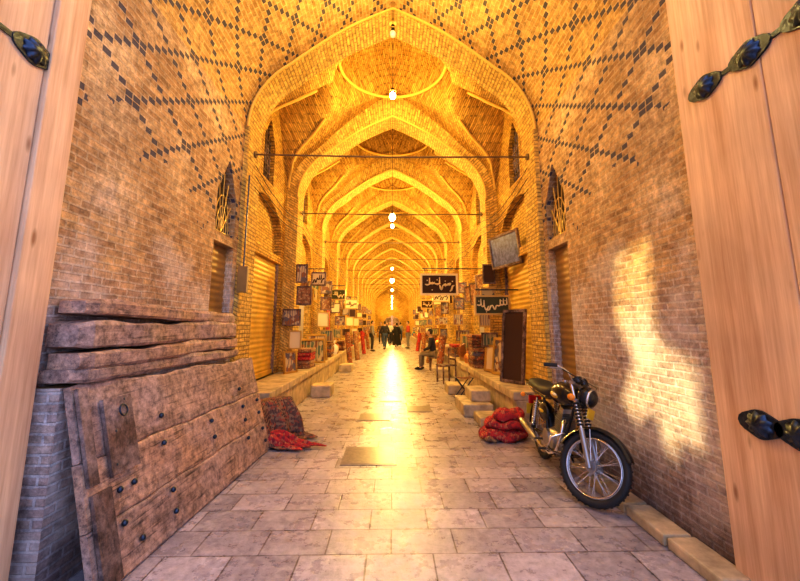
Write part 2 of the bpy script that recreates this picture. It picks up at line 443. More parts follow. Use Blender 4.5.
mb.build('door_leaves', e, bevel=.01)
mb = MB()
for sd in (-1, 1):
    mb.add([(sd*3.7, Y0, 0), (sd*3.7, YEND+.8, 0), (sd*3.7, YEND+.8, 9), (sd*3.7, Y0, 9)], [(0, 1, 2, 3)], 'plaster')
mb.add([(-6, Y0, 8.5), (6, Y0, 8.5), (6, YEND+.8, 8.5), (-6, YEND+.8, 8.5)], [(0, 1, 2, 3)], 'plaster')
mb.build('wall_outer_shell')

# ---------------------------------------------------------------- ledges and steps
LH = .55
for sd, nm in ((-1, 'left'), (1, 'right')):
    mb = MB(); y = A0+.3
    while y < YEND-1.6:
        l = random.uniform(.9, 1.5); dx = random.uniform(-.01, .02)
        x1 = 1.74+dx; xo = 2.45
        mb.box((sd*(x1+xo)/2, y+l/2, LH-.06), (xo-x1, l-.012, .12), 'stone')
        for q in range(2): mb.box((sd*(x1+.04+xo)/2, y+l/2+(q-.5)*l*.5, (LH-.12)/2), (xo-x1-.04, l*.5-.01, LH-.122), 'stone')
        y += l
    mb.build('stone_ledge_'+nm, bevel=.012)
for p, d in (((-1.50, 8.6, .12), (.42, .5, .24)), ((1.44, 7.0, .1), (.5, .9, .2)), ((1.54, 7.1, .29), (.34, .6, .18)), ((1.46, 8.9, .1), (.45, .6, .2)), ((1.50, 11.6, .12), (.4, .6, .24)), ((-1.50, 13, .12), (.4, .6, .24)), ((1.52, 6.15, .07), (.40, .5, .14))):
    mb = MB(); mb.box(p, d, 'stone'); mb.build('stone_step', bevel=.02)
mb = MB()
for i in range(4): mb.box((1.97, 2.58+i*.47, .04), (.2, .45, .08), 'stone', Matrix.Rotation(random.uniform(-.03, .03), 3, 'Z'))
mb.build('kerb_stones', bevel=.015)

# ---------------------------------------------------------------- gate doors with shell studs
def shell(mb, c, r, sd, mat='iron'):
    n = 32; rings = 8; vs = []
    for i in range(rings+1):
        t = i/rings
        for j in range(n):
            a = 2*pi*j/n; fl = 1+.16*(cos(a*9))*(1 if t > .1 else 0)
            R = r*sin(t*pi/2)*fl; vs.append((c[0]-sd*r*.7*cos(t*pi/2), c[1]+R*cos(a)*1.1, c[2]+R*sin(a)))
    fs = [(i*n+j, i*n+(j+1) % n, (i+1)*n+(j+1) % n, (i+1)*n+j) for i in range(rings) for j in range(n)]
    mb.add(vs, fs, mat, True)
    m = 28; pl = []
    for j in range(m):
        a = 2*pi*j/m; R = r*1.25*(1+.6*abs(cos(a))**6); pl.append((c[0]-sd*.012, c[1]+R*cos(a), c[2]+R*sin(a)*.95))
    b = [(c[0], p[1], p[2]) for p in pl]
    mb.add([(c[0]-sd*.012, c[1], c[2])]+pl+b, [(0, 1+j, 1+(j+1) % m) for j in range(m)]+[(1+j, 1+(j+1) % m, 1+m+(j+1) % m, 1+m+j) for j in range(m)], mat)
for sd in (-1, 1):
    e = empty('wooden_gate_door'); mb = MB()
    xs = sd*(W-.035); yst = 2.28 if sd < 0 else 2.46; yy = yst
    for wd in ((.22, .40, .38, .3) if sd < 0 else (.60, .40, .30)):
        mb.box((xs+(sd*-.012 if wd == .22 else 0), yy-wd/2, 2.6), (.06 if wd != .22 else .084, wd-.006, 5.18), 'newwood'); yy -= wd
    mb.box((xs+sd*.05, (yy+Y0)/2-.02, 2.6), (.03, Y0-yy-.06, 5.1), 'newwood')
    mb.build('planks', e, bevel=.006)
    mb = MB(); xf = xs-sd*.031
    for z in (3.03, .96, 4.5):
        if z > 3: mb.box((xf-sd*.004, (yy+yst)/2-.1, z), (.008, yst-yy-.35, .03), 'iron')
        for y in ((1.98, 1.62) if sd < 0 else ((2.22, 1.91, 1.6) if z > 2 else (2.16, 1.95, 1.6))):
            shell(mb, (xf, y, z), .066, sd)
    mb.build('studs', e)

# ---------------------------------------------------------------- old planks on a brick plinth (left)
mb = MB()
def uvbox(x0, x1, y0, y1, z0, z1, mat):
    mb.add([(x1, y0, z0), (x1, y1, z0), (x1, y1, z1), (x1, y0, z1)], [(0, 1, 2, 3)], mat, False, [(y0, z0), (y1, z0), (y1, z1), (y0, z1)])
    mb.add([(x0, y0, z0), (x1, y0, z0), (x1, y0, z1), (x0, y0, z1)], [(0, 1, 2, 3)], mat, False, [(x0, z0), (x1, z0), (x1, z1), (x0, z1)])
    mb.add([(x0, y0, z1), (x1, y0, z1), (x1, y1, z1), (x0, y1, z1)], [(0, 1, 2, 3)], mat, False, [(x0, y0), (x1, y0), (x1, y1), (x0, y1)])
    mb.add([(x1, y1, z0), (x0, y1, z0), (x0, y1, z1), (x1, y1, z1)], [(0, 1, 2, 3)], mat, False, [(x0, z0), (x1, z0), (x1, z1), (x0, z1)])
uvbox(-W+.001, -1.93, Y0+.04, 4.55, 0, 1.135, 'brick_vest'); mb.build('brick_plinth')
def plank(name, x, y0, y1, z, w, t, mat, tilt=0, yaw=0):
    mb = MB(); n = 26; secs = []
    r = random.Random(int(z*1000))
    ph = [r.uniform(0, 6) for _ in range(4)]
    for i in range(n+1):
        u = i/n; y = y0+(y1-y0)*u
        a = .012*sin(u*9+ph[0])+.007*sin(u*31+ph[1]); b = .010*sin(u*11+ph[2])+.006*sin(u*27+ph[3])
        zz = z+tilt*(u-.5); xx = x+yaw*(u-.5)
        e = .78 if i in (0, n) else 1
        hw = w/2*e; ht = t/2*e; c = min(.018, t*.25)
        secs.append([(xx-hw, y, zz-ht), (xx+hw-c+b, y, zz-ht+a*.4), (xx+hw+b, y, zz-ht+c), (xx+hw+b, y, zz+ht-c), (xx+hw-c+b, y, zz+ht+a), (xx-hw, y, zz+ht+a)])
    mb.loft(secs, mat)
    o = mb.build(name)
    for p in o.data.polygons: p.use_smooth = False
    return o
plank('old_wooden_plank', -1.955, 2.33, 4.75, 1.19, .24, .09, 'oldwood', -.02, .02)
plank('old_wooden_plank', -1.955, 2.36, 4.72, 1.292, .25, .11, 'oldwood2', .02, -.02)
plank('old_wooden_plank', -1.965, 2.36, 4.66, 1.44, .24, .165, 'oldwood', .01, .02)
plank('old_wooden_plank', -1.97, 2.40, 4.66, 1.59, .22, .10, 'oldwood2', -.05, .0)

# ---------------------------------------------------------------- leaning old door
mb = MB(); e = empty('old_studded_door')
ylo, yhi = 2.33, 4.95
def dp(y, h, off=0):
    t = (y-ylo)/(yhi-ylo)
    bot = Vector((-1.60+.12*t, y+.02, .01)); top = Vector((-1.88+.12*t, y, 1.145-.05*t))
    n = Vector((.96, 0, .28)); return bot.lerp(top, h)+n*off
rr = random.Random(3)
bounds = [0, .30, .62, 1.0]
for q in range(3):
    h0, h1 = bounds[q]+.002, bounds[q+1]-.002; n = 30; F = []; T = rr.uniform(.0, .010)
    for i in range(n+1):
        y = ylo+(yhi-ylo)*i/n + (rr.uniform(-.02, .02) if i in (0, n) else 0)
        wv = .005*sin(i*.7+q)+.003*sin(i*1.9); wv1 = .005*sin(i*.7+q+1)+.003*sin(i*1.9)
        hh0 = h0+(wv if q else 0); hh1 = h1+(wv1 if q < 2 else .010*sin(i*.5)+.005*sin(i*1.7))
        F.append([dp(y, hh0, -.04), dp(y, hh0, T-.006), dp(y, hh0+.012, T), dp(y, (hh0+hh1)/2, T+.006*sin(i*.8)), dp(y, hh1-.012, T), dp(y, hh1, T-.006), dp(y, hh1, -.04)])
    mb.loft(F, 'oldwood' if q != 1 else 'oldwood2')
o = mb.build('boards', e)
for p in o.data.polygons: p.use_smooth = False
mb = MB()
def patchboard(y0, y1, h0, h1, mt='darkwood'):
    ns = [dp(y0, h0, .012), dp(y1, h0, .012), dp(y1, h1, .012), dp(y0, h1, .012)]
    n2 = [p+Vector((.022, 0, .007)) for p in ns]
    mb.add(ns+n2, [(4, 5, 6, 7), (0, 1, 5, 4), (1, 2, 6, 5), (2, 3, 7, 6), (3, 0, 4, 7)], mt)
patchboard(2.52, 2.76, .50, .90); patchboard(2.36, 2.50, .02, .46); patchboard(2.35, 2.42, .50, .98)
mb.build('batten', e)
mb = MB()
for y in (2.58, 2.70, 3.05, 3.75, 4.4, 4.8):
    for h in (.12, .25, .42, .55, .72, .88):
        if rr.random() < .55: continue
        c = dp(y+rr.uniform(-.02, .02), h, .02); mb.ell(c, (.018, .020, .020), 'iron', 10, 6)
c = dp(2.66, .82, .05); mb.torus(c, (1, 0, .3), .035, .006, 'iron', 20, 6)
mb.build('studs', e)

# ---------------------------------------------------------------- heaps of rugs
def heap(name, c, sx, sy, h, mat, seed, folds=5, parent=None, pw=2.2):
    r = random.Random(seed); ph = [r.uniform(0, 6) for _ in range(6)]
    mb = MB(); n, m = 44, 84
    G = []
    for i in range(n+1):
        t = i/n; row = []
        for j in range(m+1):
            a = 2*pi*j/m
            edge = 1+.16*sin(3*a+ph[0])+.10*sin(5*a+ph[1])
            x = c[0]+sx*t*edge*cos(a); y = c[1]+sy*t*edge*sin(a)
            z = h*(1-t**pw)*(1+.10*sin(2*a+ph[2]))
            z += .05*(1-t*.6)*sin(folds*a+7*t+ph[3])*min(1, t*3)+.03*sin(11*a+9*t+ph[4])*t*(1-t)*2
            if i == n: z = .0
            row.append((x, y, c[2]+max(.004, z+.02)))
        G.append(row)
    mb.grid(G, mat); return mb.build(name, parent)
def drape(name, top0, top1, out, mat, seed, hgt, parent=None):
    r = random.Random(seed); ph = [r.uniform(0, 6) for _ in range(5)]
    a, b = Vector(top0), Vector(top1); o = Vector(out); mb = MB(); G = []
    for j in range(49):
        s = j/48; base = a.lerp(b, s); row = []
        fold = .06*sin(s*17+ph[0])+.03*sin(s*31+ph[1]); reach = 1+.22*sin(s*5+ph[2])
        for i in range(33):
            t = i/32
            if t < .22: d = -.18+.18*t/.22; z = hgt+.025
            elif t < .68:
                q = (t-.22)/.46; d = .02+.16*sin(q*pi/2)+q*.06; z = hgt+.025-hgt*(q**1.25)
            else:
                q = (t-.68)/.32; d = .24+q*.30*reach; z = .025+.05*abs(sin(q*5+s*9+ph[3]))*(1-q)
            amp = min(1, max(0, (t-.15)*3))
            row.append(tuple(base+o*(d+fold*amp)+Vector((0, 0, max(.012, z)))))
        G.append(row)
    mb.grid(G, mat); ob = mb.build(name, parent); m_ = ob.modifiers.new('s', 'SOLIDIFY'); m_.thickness = .012; m_.offset = 1; return ob
e = empty('draped_rug')
heap('bundle', (-1.60, 5.33, 0), .19, .22, .46, 'rugdark', 2, 4, e)
drape('cloth', (-1.80, 5.02, 0), (-1.42, 5.60, 0), (.86, -.28, 0), 'rugdark', 2, .48, e)
drape('turned_over_part', (-1.62, 5.00, 0), (-1.44, 5.22, 0), (.95, -.30, 0), 'rugred', 6, .14, e)
# flattened folded rug: several squashed, wavy folds lying on one another
e = empty('folded_rug')
def fold_layer(name, c, w, d, z0, z1, rot, mat, seed, parent):
    r = random.Random(seed); ph = [r.uniform(0, 6) for _ in range(4)]; mb = MB(); secs = []
    mb.X = Matrix.Translation((c[0], c[1], 0)) @ Matrix.Rotation(rot, 4, 'Z')
    for i in range(25):
        t = -1+i/12; e_ = sqrt(max(0.02, 1-abs(t)**4)); row = []
        for j in range(28):
            a = 2*pi*j/28; ca, sa = cos(a), sin(a)
            y = d/2*e_*math.copysign(abs(ca)**.7, ca)*(1+.10*sin(t*5+ph[0])); zc = (z0+z1)/2+.02*sin(t*6+ph[1])+.015*sin(y*30+ph[2])
            z = zc+(z1-z0)/2*e_*math.copysign(abs(sa)**.8, sa)
            row.append((t*w/2, y, max(.006, z)))
        secs.append(row)
    mb.loft(secs, mat); mb.build(name, parent)
fold_layer('bottom_fold', (1.50, 5.36), .66, .44, .005, .13, .15, 'rugred', 1, e)
fold_layer('middle_fold', (1.54, 5.40), .56, .40, .11, .24, -.2, 'rugred', 2, e)
fold_layer('top_fold', (1.60, 5.44), .44, .34, .22, .36, .3, 'rugred', 3, e)
fold_layer('corner_flap', (1.33, 5.24), .30, .16, .005, .07, .8, 'rugbrown', 4, e)
def rolled(name, p0, p1, r, mat, parent=None):
    mb = MB(); a = Vector(p0); b = Vector(p1); n = 10
    pts = [a.lerp(b, i/n)+Vector((0, 0, .01*sin(i*2))) for i in range(n+1)]
    mb.tube(pts, [r*(1+.05*sin(i*1.7)) for i in range(n+1)], mat, 18)
    ax = (b-a).normalized(); q = ax.orthogonal().normalized(); w = ax.cross(q)
    mb.tube([a-ax*.004+(q*cos(t*.5)+w*sin(t*.5))*(r*.1+r*.85*t/44) for t in range(45)], r*.05, 'rugdark', 5)
    return mb.build(name, parent)

# ---------------------------------------------------------------- motorcycle
moto = empty('motorcycle')
hx, hy = -.03, -.99955; ang = atan2(hy, hx); SC = .95
fx, fy = 1.71, 3.44
MW = Matrix.Translation((fx-1.24*SC*hx, fy-1.24*SC*hy, 0)) @ Matrix.Rotation(ang, 4, 'Z') @ Matrix.Rotation(radians(-3), 4, 'X') @ Matrix.Scale(SC, 4)
hp = Vector((.93, 0, .95)); hax = Vector((-.31, 0, .64)).normalized()
ST = MW @ Matrix.Translation(hp) @ Matrix.Rotation(radians(42), 4, hax) @ Matrix.Translation(-hp)
def wheel(mb, c, drum=.06):
    c = Vector(c); ax = (0, 1, 0)
    mb.torus(c, ax, .281, .034, 'black', 56, 12)
    for s_ in (-1, 1):
        mb.torus(c+Vector((0, s_*.02, 0)), ax, .240, .007, 'chrome', 48, 6)
    mb.torus(c, ax, .246, .014, 'chrome', 48, 8)
    for q in range(64):
        a = 2*pi*q/64
        R = Matrix.Rotation(-a, 3, 'Y'); mb.box(c+R @ Vector((.312, (.012 if q % 2 else -.012), 0)), (.012, .022, .014), 'black', R)
    mb.cyl(c+Vector((0, -.055, 0)), c+Vector((0, .055, 0)), .025, 'alu')
    mb.cyl(c+Vector((0, .01, 0)), c+Vector((0, .05, 0)), drum, 'alu', n=28)
    mb.cyl(c+Vector((0, -.05, 0)), c+Vector((0, -.035, 0)), drum*.8, 'alu', n=24)
    for q in range(36):
        a = 2*pi*q/36; s_ = 1 if q % 2 else -1; b = a+(.22 if (q//2) % 2 else -.22)
        mb.cyl(c+Vector((cos(a)*.045, s_*.035, sin(a)*.045)), c+Vector((cos(b)*.240, 0, sin(b)*.240)), .0020, 'chrome', n=5)
def fender(mb, c, R, w, a0, a1, mat, n=20):
    G = []
    for i in range(n+1):
        a = a0+(a1-a0)*i/n; row = []
        for q in range(9):
            t = -1+q/4; rr_ = R-.03*abs(t)**3
            row.append((c[0]+rr_*cos(a), c[1]+t*w, c[2]+rr_*sin(a)))
        G.append(row)
    mb.grid(G, mat)
mb = MB(); mb.X = MW; wheel(mb, (0, 0, .315), .075); mb.build('rear_wheel', moto)
mb = MB(); mb.X = ST; wheel(mb, (1.24, 0, .315), .06); mb.build('front_wheel', moto)
mb = MB(); mb.X = MW
for s_ in (-1, 1):
    mb.tube([(-.03, s_*.09, .315), (.2, s_*.10, .34), (.47, s_*.08, .38)], .018, 'blackpaint')
    mb.tube([(.93, s_*.0, .86), (.86, s_*.06, .55), (.80, s_*.09, .28), (.62, s_*.09, .21), (.38, s_*.09, .24), (.36, s_*.09, .55), (.30, s_*.10, .74)], .015, 'blackpaint')
    mb.tube([(.50, s_*.05, .78), (.30, s_*.10, .75), (.0, s_*.10, .76), (-.22, s_*.09, .80)], .014, 'blackpaint')
    mb.cyl((.0, s_*.125, .34), (.14, s_*.12, .72), .013, 'chrome')
    for q in range(11):
        t = .15+q*.07; mb.torus((.14*t, s_*.125, .34+.38*t), (.35, 0, .93), .028, .006, 'chrome', 16, 5)
    mb.cyl((.005, s_*.125, .35), (.03, s_*.125, .42), .03, 'blackpaint')
    mb.cyl((.55, s_*.10, .26), (.55, s_*.26, .26), .014, 'black')
    mb.cyl((.32, s_*.10, .30), (.32, s_*.22, .30), .012, 'black')
    mb.ell((-.16, s_*.20, .70), (.035, .03, .03), 'orange', 12, 8); mb.cyl((-.16, s_*.08, .70), (-.16, s_*.19, .70), .008, 'chrome')
    mb.ell((.33, s_*.115, .60), (.15, .035, .10), 'blackpaint', 20, 12)
    mb.ell((.34, s_*.146, .61), (.07, .008, .02), 'yellow', 14, 8)
    mb.tube([(.82, s_*.06, .50), (.86, s_*.24, .46), (.84, s_*.27, .34), (.78, s_*.09, .27)], .012, 'chrome')
mb.tube([(.93, 0, .90), (.7, 0, .82), (.48, 0, .76)], .022, 'blackpaint')
fender(mb, (0, 0, .315), .355, .065, radians(20), radians(178), 'blackpaint')
mb.box((-.30, 0, .62), (.03, .16, .10), 'redlens'); mb.box((-.335, 0, .50), (.008, .2, .13), 'yellow')
mb.tube([(-.02, .12, .80), (-.3, .12, .82), (-.36, .0, .83), (-.3, -.12, .82), (-.02, -.12, .80)], .010, 'chrome')
mb.cyl((.42, .10, .28), (.36, .22, .035), .011, 'black'); mb.box((.36, .22, .03), (.06, .03, .012), 'black')
mb.box((.2, .085, .36), (.5, .02, .05), 'blackpaint')
mb.build('frame', moto)
mb = MB(); mb.X = MW
Rm = Matrix.Rotation(radians(8), 3, 'Y')
mb.ell((.52, 0, .36), (.20, .12, .12), 'alu', 24, 14, fn=lambda p: Vector((p.x, max(-.8, min(.8, p.y))*1.25, p.z)))
mb.cyl((.47, -.15, .36), (.47, .15, .36), .085, 'alu', n=28); mb.cyl((.60, -.14, .35), (.60, .14, .35), .07, 'alu', n=28)
for q in range(10): mb.box(Vector((.63+.0025*q*2, 0, .46+q*.022)), (.17-.02*(q > 6), .17-.02*(q > 6), .008), 'alu', Rm)
mb.box((.64, 0, .55), (.11, .11, .22), 'blackpaint', Rm)
mb.box((.675, 0, .69), (.11, .12, .05), 'alu', Rm, .8)
mb.ell((.50, 0, .56), (.05, .04, .05), 'alu'); mb.tube([(.48, 0, .57), (.40, 0, .60)], .03, 'black')
mb.build('engine', moto, bevel=.002)
mb = MB(); mb.X = MW
mb.tube([(.71, -.03, .60), (.79, -.08, .58), (.81, -.12, .45), (.75, -.14, .30), (.60, -.155, .235), (.35, -.16, .25), (.20, -.165, .27)], .017, 'chrome', 12)
mb.tube([(.24, -.165, .265), (.18, -.17, .27), (-.22, -.18, .35), (-.30, -.18, .365)], [.02, .035, .04, .025], 'alu', 18)
mb.build('exhaust', moto)
def sec(x, hw, z0, z1, p=2.6, n=20):
    r = []
    for j in range(n):
        a = 2*pi*j/n; c_, s_ = cos(a), sin(a)
        r.append((x, hw*math.copysign(abs(c_)**(2/p), c_), (z0+z1)/2+(z1-z0)/2*math.copysign(abs(s_)**(2/p), s_)))
    return r
mb = MB(); mb.X = MW
mb.loft([sec(x, w_, a, b) for x, w_, a, b in ((.44, .05, .76, .86), (.47, .09, .74, .90), (.56, .12, .74, .955), (.68, .135, .74, .985), (.78, .135, .745, .98), (.86, .115, .76, .95), (.91, .07, .79, .91))], 'blackpaint')
for s_ in (-1, 1):
    mb.ell((.68, s_*.118, .84), (.13, .022, .035), 'yellow', 18, 10); mb.ell((.70, s_*.13, .85), (.06, .016, .015), 'white', 12, 8)
mb.cyl((.66, 0, .98), (.66, 0, 1.0), .03, 'chrome', n=20); mb.build('fuel_tank', moto)
mb = MB(); mb.X = MW
mb.loft([sec(x, w_, a, b, 3) for x, w_, a, b in ((-.25, .06, .80, .86), (-.22, .11, .79, .90), (-.05, .13, .78, .90), (.10, .13, .77, .875), (.25, .125, .76, .87), (.38, .11, .76, .88), (.47, .08, .77, .88), (.49, .05, .79, .86))], 'black')
mb.build('seat', moto)
mb = MB(); mb.X = ST
for s_ in (-1, 1):
    mb.cyl((.93-.03, s_*.088, 1.0), (1.13, s_*.088, .54), .015, 'chrome'); mb.cyl((1.10, s_*.088, .60), (1.245, s_*.088, .30), .024, 'alu', n=18)
    for q in range(7): mb.torus((1.0+.014*q, s_*.088, .80-.029*q), (.43, 0, -.9), .022, .009, 'black', 16, 6)
    mb.tube([(.93, 0, .99), (.93, s_*.09, 1.0), (.91, s_*.2, 1.07), (.84, s_*.29, 1.09), (.76, s_*.36, 1.06)], .011, 'chrome')
    mb.tube([(.84, s_*.29, 1.09), (.75, s_*.37, 1.057)], .019, 'black', 14)
    mb.tube([(.89, s_*.25, 1.075), (.90, s_*.29, 1.07), (.82, s_*.37, 1.04)], .006, 'alu', 8)
    mb.cyl((1.0, s_*.09, .84), (1.0, s_*.18, .84), .007, 'chrome'); mb.ell((1.0, s_*.20, .84), (.035, .032, .032), 'orange', 12, 8)
    mb.cyl((.97, s_*.06, 1.0), (.94, s_*.06, 1.045), .042, 'blackpaint', n=22); mb.cyl((.945, s_*.06, 1.04), (.942, s_*.06, 1.048), .036, 'white', n=22)
    mb.tube([(1.16, s_*.05, .62), (1.24, s_*.07, .34)], .006, 'chrome', 6)
    mb.tube([(.88, s_*.26, 1.07), (1.06, s_*.12, 1.02), (1.1, s_*.02, .9), (1.0, s_*.03, .75), (.92, s_*.05, .8)], .005, 'black', 6)
mb.box((.925, 0, .985), (.06, .22, .025), 'alu'); mb.box((.99, 0, .83), (.06, .22, .025), 'alu')
mb.ell((1.05, 0, .895), (.095, .100, .100), 'blackpaint', 24, 14); mb.torus((1.095, 0, .893), (1, 0, -.05), .088, .011, 'chrome', 32, 8)
mb.ell((1.095, 0, .893), (.03, .083, .083), 'glass', 24, 12)
fender(mb, (1.24, 0, .315), .345, .055, radians(28), radians(165), 'blackpaint')
mb.box((1.115, 0, .75), (.012, .12, .09), 'yellow')
mb.build('front_fork_and_handlebar', moto)

# ---------------------------------------------------------------- tie rods
for a in range(8):
    y = A0+PER*a
    mb = MB(); mb.tube([(-W+.03, y, 4.0), (0, y, 3.975), (W-.03, y, 4.0)], .013, 'rod', 8)
    for s_ in (-1, 1): mb.cyl((s_*(W-.06-.001), y, 4.0), (s_*(W-.085), y, 4.0), .05, 'rod', n=12)
    mb.build('tie_rod')

# ---------------------------------------------------------------- pendant lamps
def pendant(y, z, ztop, lit=True, watt=0, r=.07, x=0.0):
    e = empty('pendant_lamp')
    mb = MB(); mb.cyl((x, y, z+.1), (x, y, ztop), .006, 'rod', n=6); mb.cyl((x, y, z+.06), (x, y, z+.15), .03, 'blackpaint', n=14)
    mb.torus((x, y, z+.08), (0, 0, 1), r*1.1, .008, 'gold', 24, 6)
    mb.cyl((x, y, ztop-.03), (x, y, ztop+.02), .06, 'gold', .03, n=14)
    mb.build('cord_and_cap', e)
    mb = MB(); mb.ell((x, y, z), (r, r, r*1.2), 'bulb' if lit else 'bulboff', 18, 12); mb.build('bulb', e)
    if watt:
        ld = bpy.data.lights.new('lamp', 'POINT'); ld.energy = watt; ld.color = (1, .62, .15); ld.shadow_soft_size = .1
        lo = bpy.data.objects.new('lamp_light', ld); COL.objects.link(lo); lo.location = (x, y, z-r*1.2-.12); lo.parent = e
vc = 6.2
pendant(3.75, 5.55, vc, True, 170, .06)
pendant(5.25, 5.95, 6.16, False, r=.05)
pendant(A0+1.5, 5.95, 7.35, True, 170, .06)
for a in range(1, NB):
    y = A0+PER*(a+.5); z = {1: 4.35, 2: 4.9, 3: 3.35}.get(a, 3.5 if a % 2 else 4.3)
    pendant(y, z, 7.35, True, {1: 380}.get(a, 310) if a < 9 else 300, .085 if a in (1, 3) else .06)

# ---------------------------------------------------------------- shop fronts
def shutter(yc, sd, mat):
    mb = MB(); X = sd*(BW+.09)
    P = [[(X-sd*.016*abs(sin(i*pi/4)), yc-1.02, .55+i*.0220), (X-sd*.016*abs(sin(i*pi/4)), yc+1.02, .55+i*.0220)] for i in range(101)]
    mb.grid(P, mat); mb.box((X-sd*.02, yc, .60), (.04, 2.0, .08), mat)
    for s_ in (-1, 1): mb.box((X-sd*.03, yc+s_*1.0, 1.65), (.05, .04, 2.18), 'darkwood')
    mb.build('roller_shutter')
for a in range(NB):
    yc = A0+PER*(a+.5)
    for sd in (-1, 1):
        if a == 0 or (a, sd) in ((3, 1), (5, -1)): shutter(yc, sd, 'shutter'); continue
        if a > 8: shutter(yc, sd, 'shutterdark'); continue
        e = empty('shop_shelving')
        mb = MB(); xb = sd*3.4
        mb.add([(xb, yc-1.2, .5), (xb, yc+1.2, .5), (xb, yc+1.2, 2.9), (xb, yc-1.2, 2.9)], [(0, 1, 2, 3)], 'cream')
        for s_ in (-1, 1): mb.add([(sd*2.5, yc+s_*1.15, .5), (xb, yc+s_*1.15, .5), (xb, yc+s_*1.15, 2.9), (sd*2.5, yc+s_*1.15, 2.9)], [(0, 1, 2, 3)], 'cream')
        mb.add([(sd*2.5, yc-1.2, 2.85), (xb, yc-1.2, 2.85), (xb, yc+1.2, 2.85), (sd*2.5, yc+1.2, 2.85)], [(0, 1, 2, 3)], 'darkwood')
        mb.add([(sd*2.46, yc-1.2, .54), (xb, yc-1.2, .54), (xb, yc+1.2, .54), (sd*2.46, yc+1.2, .54)], [(0, 1, 2, 3)], 'stone')
        for q in range(4): mb.box((xb-sd*.14, yc, .9+q*.45), (.26, 2.2, .03), 'darkwood')
        mb.build('shelves', e)
        mb = MB()
        for q in range(4):
            y = yc-1.0
            while y < yc+1.0:
                w_ = random.uniform(.08, .2); h_ = random.uniform(.12, .36)
                mb.box((xb-sd*.14, y+w_/2, .916+q*.45+h_/2), (.18, w_*.85, h_), random.choice(['rugred', 'rugblue', 'cream', 'gold', 'paint1', 'paint2', 'white', 'rugorange'])); y += w_
        mb.build('shelf_stock', e, bevel=.006)
        ld = bpy.data.lights.new('shop', 'POINT'); ld.energy = 38; ld.color = (1, .75, .42); ld.shadow_soft_size = .08
        lo = bpy.data.objects.new('shop_light', ld); COL.objects.link(lo); lo.location = (sd*2.8, yc, 2.5); lo.parent = e
        mb = MB(); mb.cyl((sd*2.8, yc, 2.85), (sd*2.8, yc, 2.70), .02, 'blackpaint'); mb.ell((sd*2.8, yc, 2.66), (.035, .035, .045), 'bulb', 12, 8); mb.build('bulb', e)

def frame(name, c, w, h, n, mat, fmat='gold', t=.05, lean=0, hang=0):
    mb = MB(); yaw = atan2(n[1], n[0])
    mb.X = Matrix.Translation(c) @ Matrix.Rotation(yaw, 4, 'Z') @ Matrix.Rotation(-lean, 4, 'Y')
    mb.box((0, 0, 0), (.02, w-t, h-t), mat)
    for s_ in (-1, 1):
        mb.box((.005, s_*(w/2-t/2), 0), (.045, t, h), fmat); mb.box((.005, 0, s_*(h/2-t/2)), (.044, w-2*t, t), fmat)
    return mb
def framed(*a, **k): return frame(*a, **k).build(a[0], bevel=.004)

def stroke_sign(name, c, w, h, back, ink, fr, seed, rows=1, bracket=None, t=.035):
    e = empty(name); mb = frame(name, c, w, h, (0, -1), back, fr, t); mb.build('board', e, bevel=.003)
    r = random.Random(seed); mb = MB(); y = c[1]-.02
    x = c[0]+w*.40
    while x > c[0]-w*.32:
        l = r.uniform(.07, .13)*w/.9; z = c[2]+r.uniform(-.05, .05)*h
        kind = r.choice('ulst')
        if kind == 'u': P = [(x-l*t_, z-.2*h*sin(pi*t_)) for t_ in [i/8 for i in range(9)]]
        elif kind == 'l': P = [(x, z+.3*h), (x, z), (x-l*.5, z-.03*h), (x-l, z)]
        elif kind == 's': P = [(x-l*t_, z+.06*h*sin(4*pi*t_)) for t_ in [i/10 for i in range(11)]]
        else: P = [(x, z), (x-l*.5, z-.05*h), (x-l*.8, z-.22*h), (x-l*1.3, z-.28*h)]
        rad = [.020*h/.5*(.6+.6*sin(pi*i/(len(P)-1))) for i in range(len(P))]
        mb.tube([(a, y, b) for a, b in P], rad, ink, 6)
        if r.random() < .6: mb.ell((x-l*.5, y, z+(.18*h if r.random() < .5 else -.3*h)), (.016*w/.9, .006, .016*w/.9), ink, 8, 6)
        x -= l*1.0
    mb.build('calligraphy', e)
    if bracket:
        mb = MB(); xw, zb = bracket; xi = c[0]-math.copysign(w*.45, xw)
        mb.tube([(xw, c[1], zb), (xi, c[1], zb)], .012, 'iron', 8)
        for x in (c[0]-w*.38, c[0]+w*.38): mb.cyl((x, c[1], c[2]+h/2-.01), (x, c[1], zb), .006, 'iron', n=6)
        mb.build('bracket', e)
    return e
stroke_sign('shop_sign', (1.12, 9.0, 2.46), .90, .52, 'signblack', 'cream', 'cream', 4, bracket=(2.31, 2.84), t=.05)
stroke_sign('shop_sign', (1.82, 6.9, 1.86), .66, .36, 'signgreen', 'cream', 'gold', 8, bracket=(2.31, 2.14))
stroke_sign('shop_sign', (-1.80, 9.3, 2.62), .36, .34, 'cream', 'signblack', 'darkwood', 12, bracket=(-2.31, 2.87))
stroke_sign('shop_sign', (1.72, 13.3, 2.5), .6, .4, 'cream', 'signblack', 'gold', 31, bracket=(2.31, 2.8))
stroke_sign('shop_sign', (-1.78, 12.6, 2.5), .5, .36, 'signgreen', 'cream', 'gold', 32, bracket=(-2.31, 2.8))
stroke_sign('shop_sign', (-1.75, 16.5, 2.4), .55, .4, 'cream', 'signblack', 'gold', 33, bracket=(-2.31, 2.7))
stroke_sign('shop_sign', (1.70, 18.5, 2.5), .6, .4, 'signblack', 'cream', 'gold', 34, bracket=(2.31, 2.8))
rs = random.Random(21)
PN = 'framed_picture'
framed(PN, (2.20, 7.25, 2.95), 1.0, .66, (-1, -.30), 'bluetile', 'darkwood', t=.05, lean=-.12)
framed(PN, (2.16, 8.15, 2.95), .5, .6, (-1, -.30), 'paint2', 'gold', t=.05, lean=-.12)
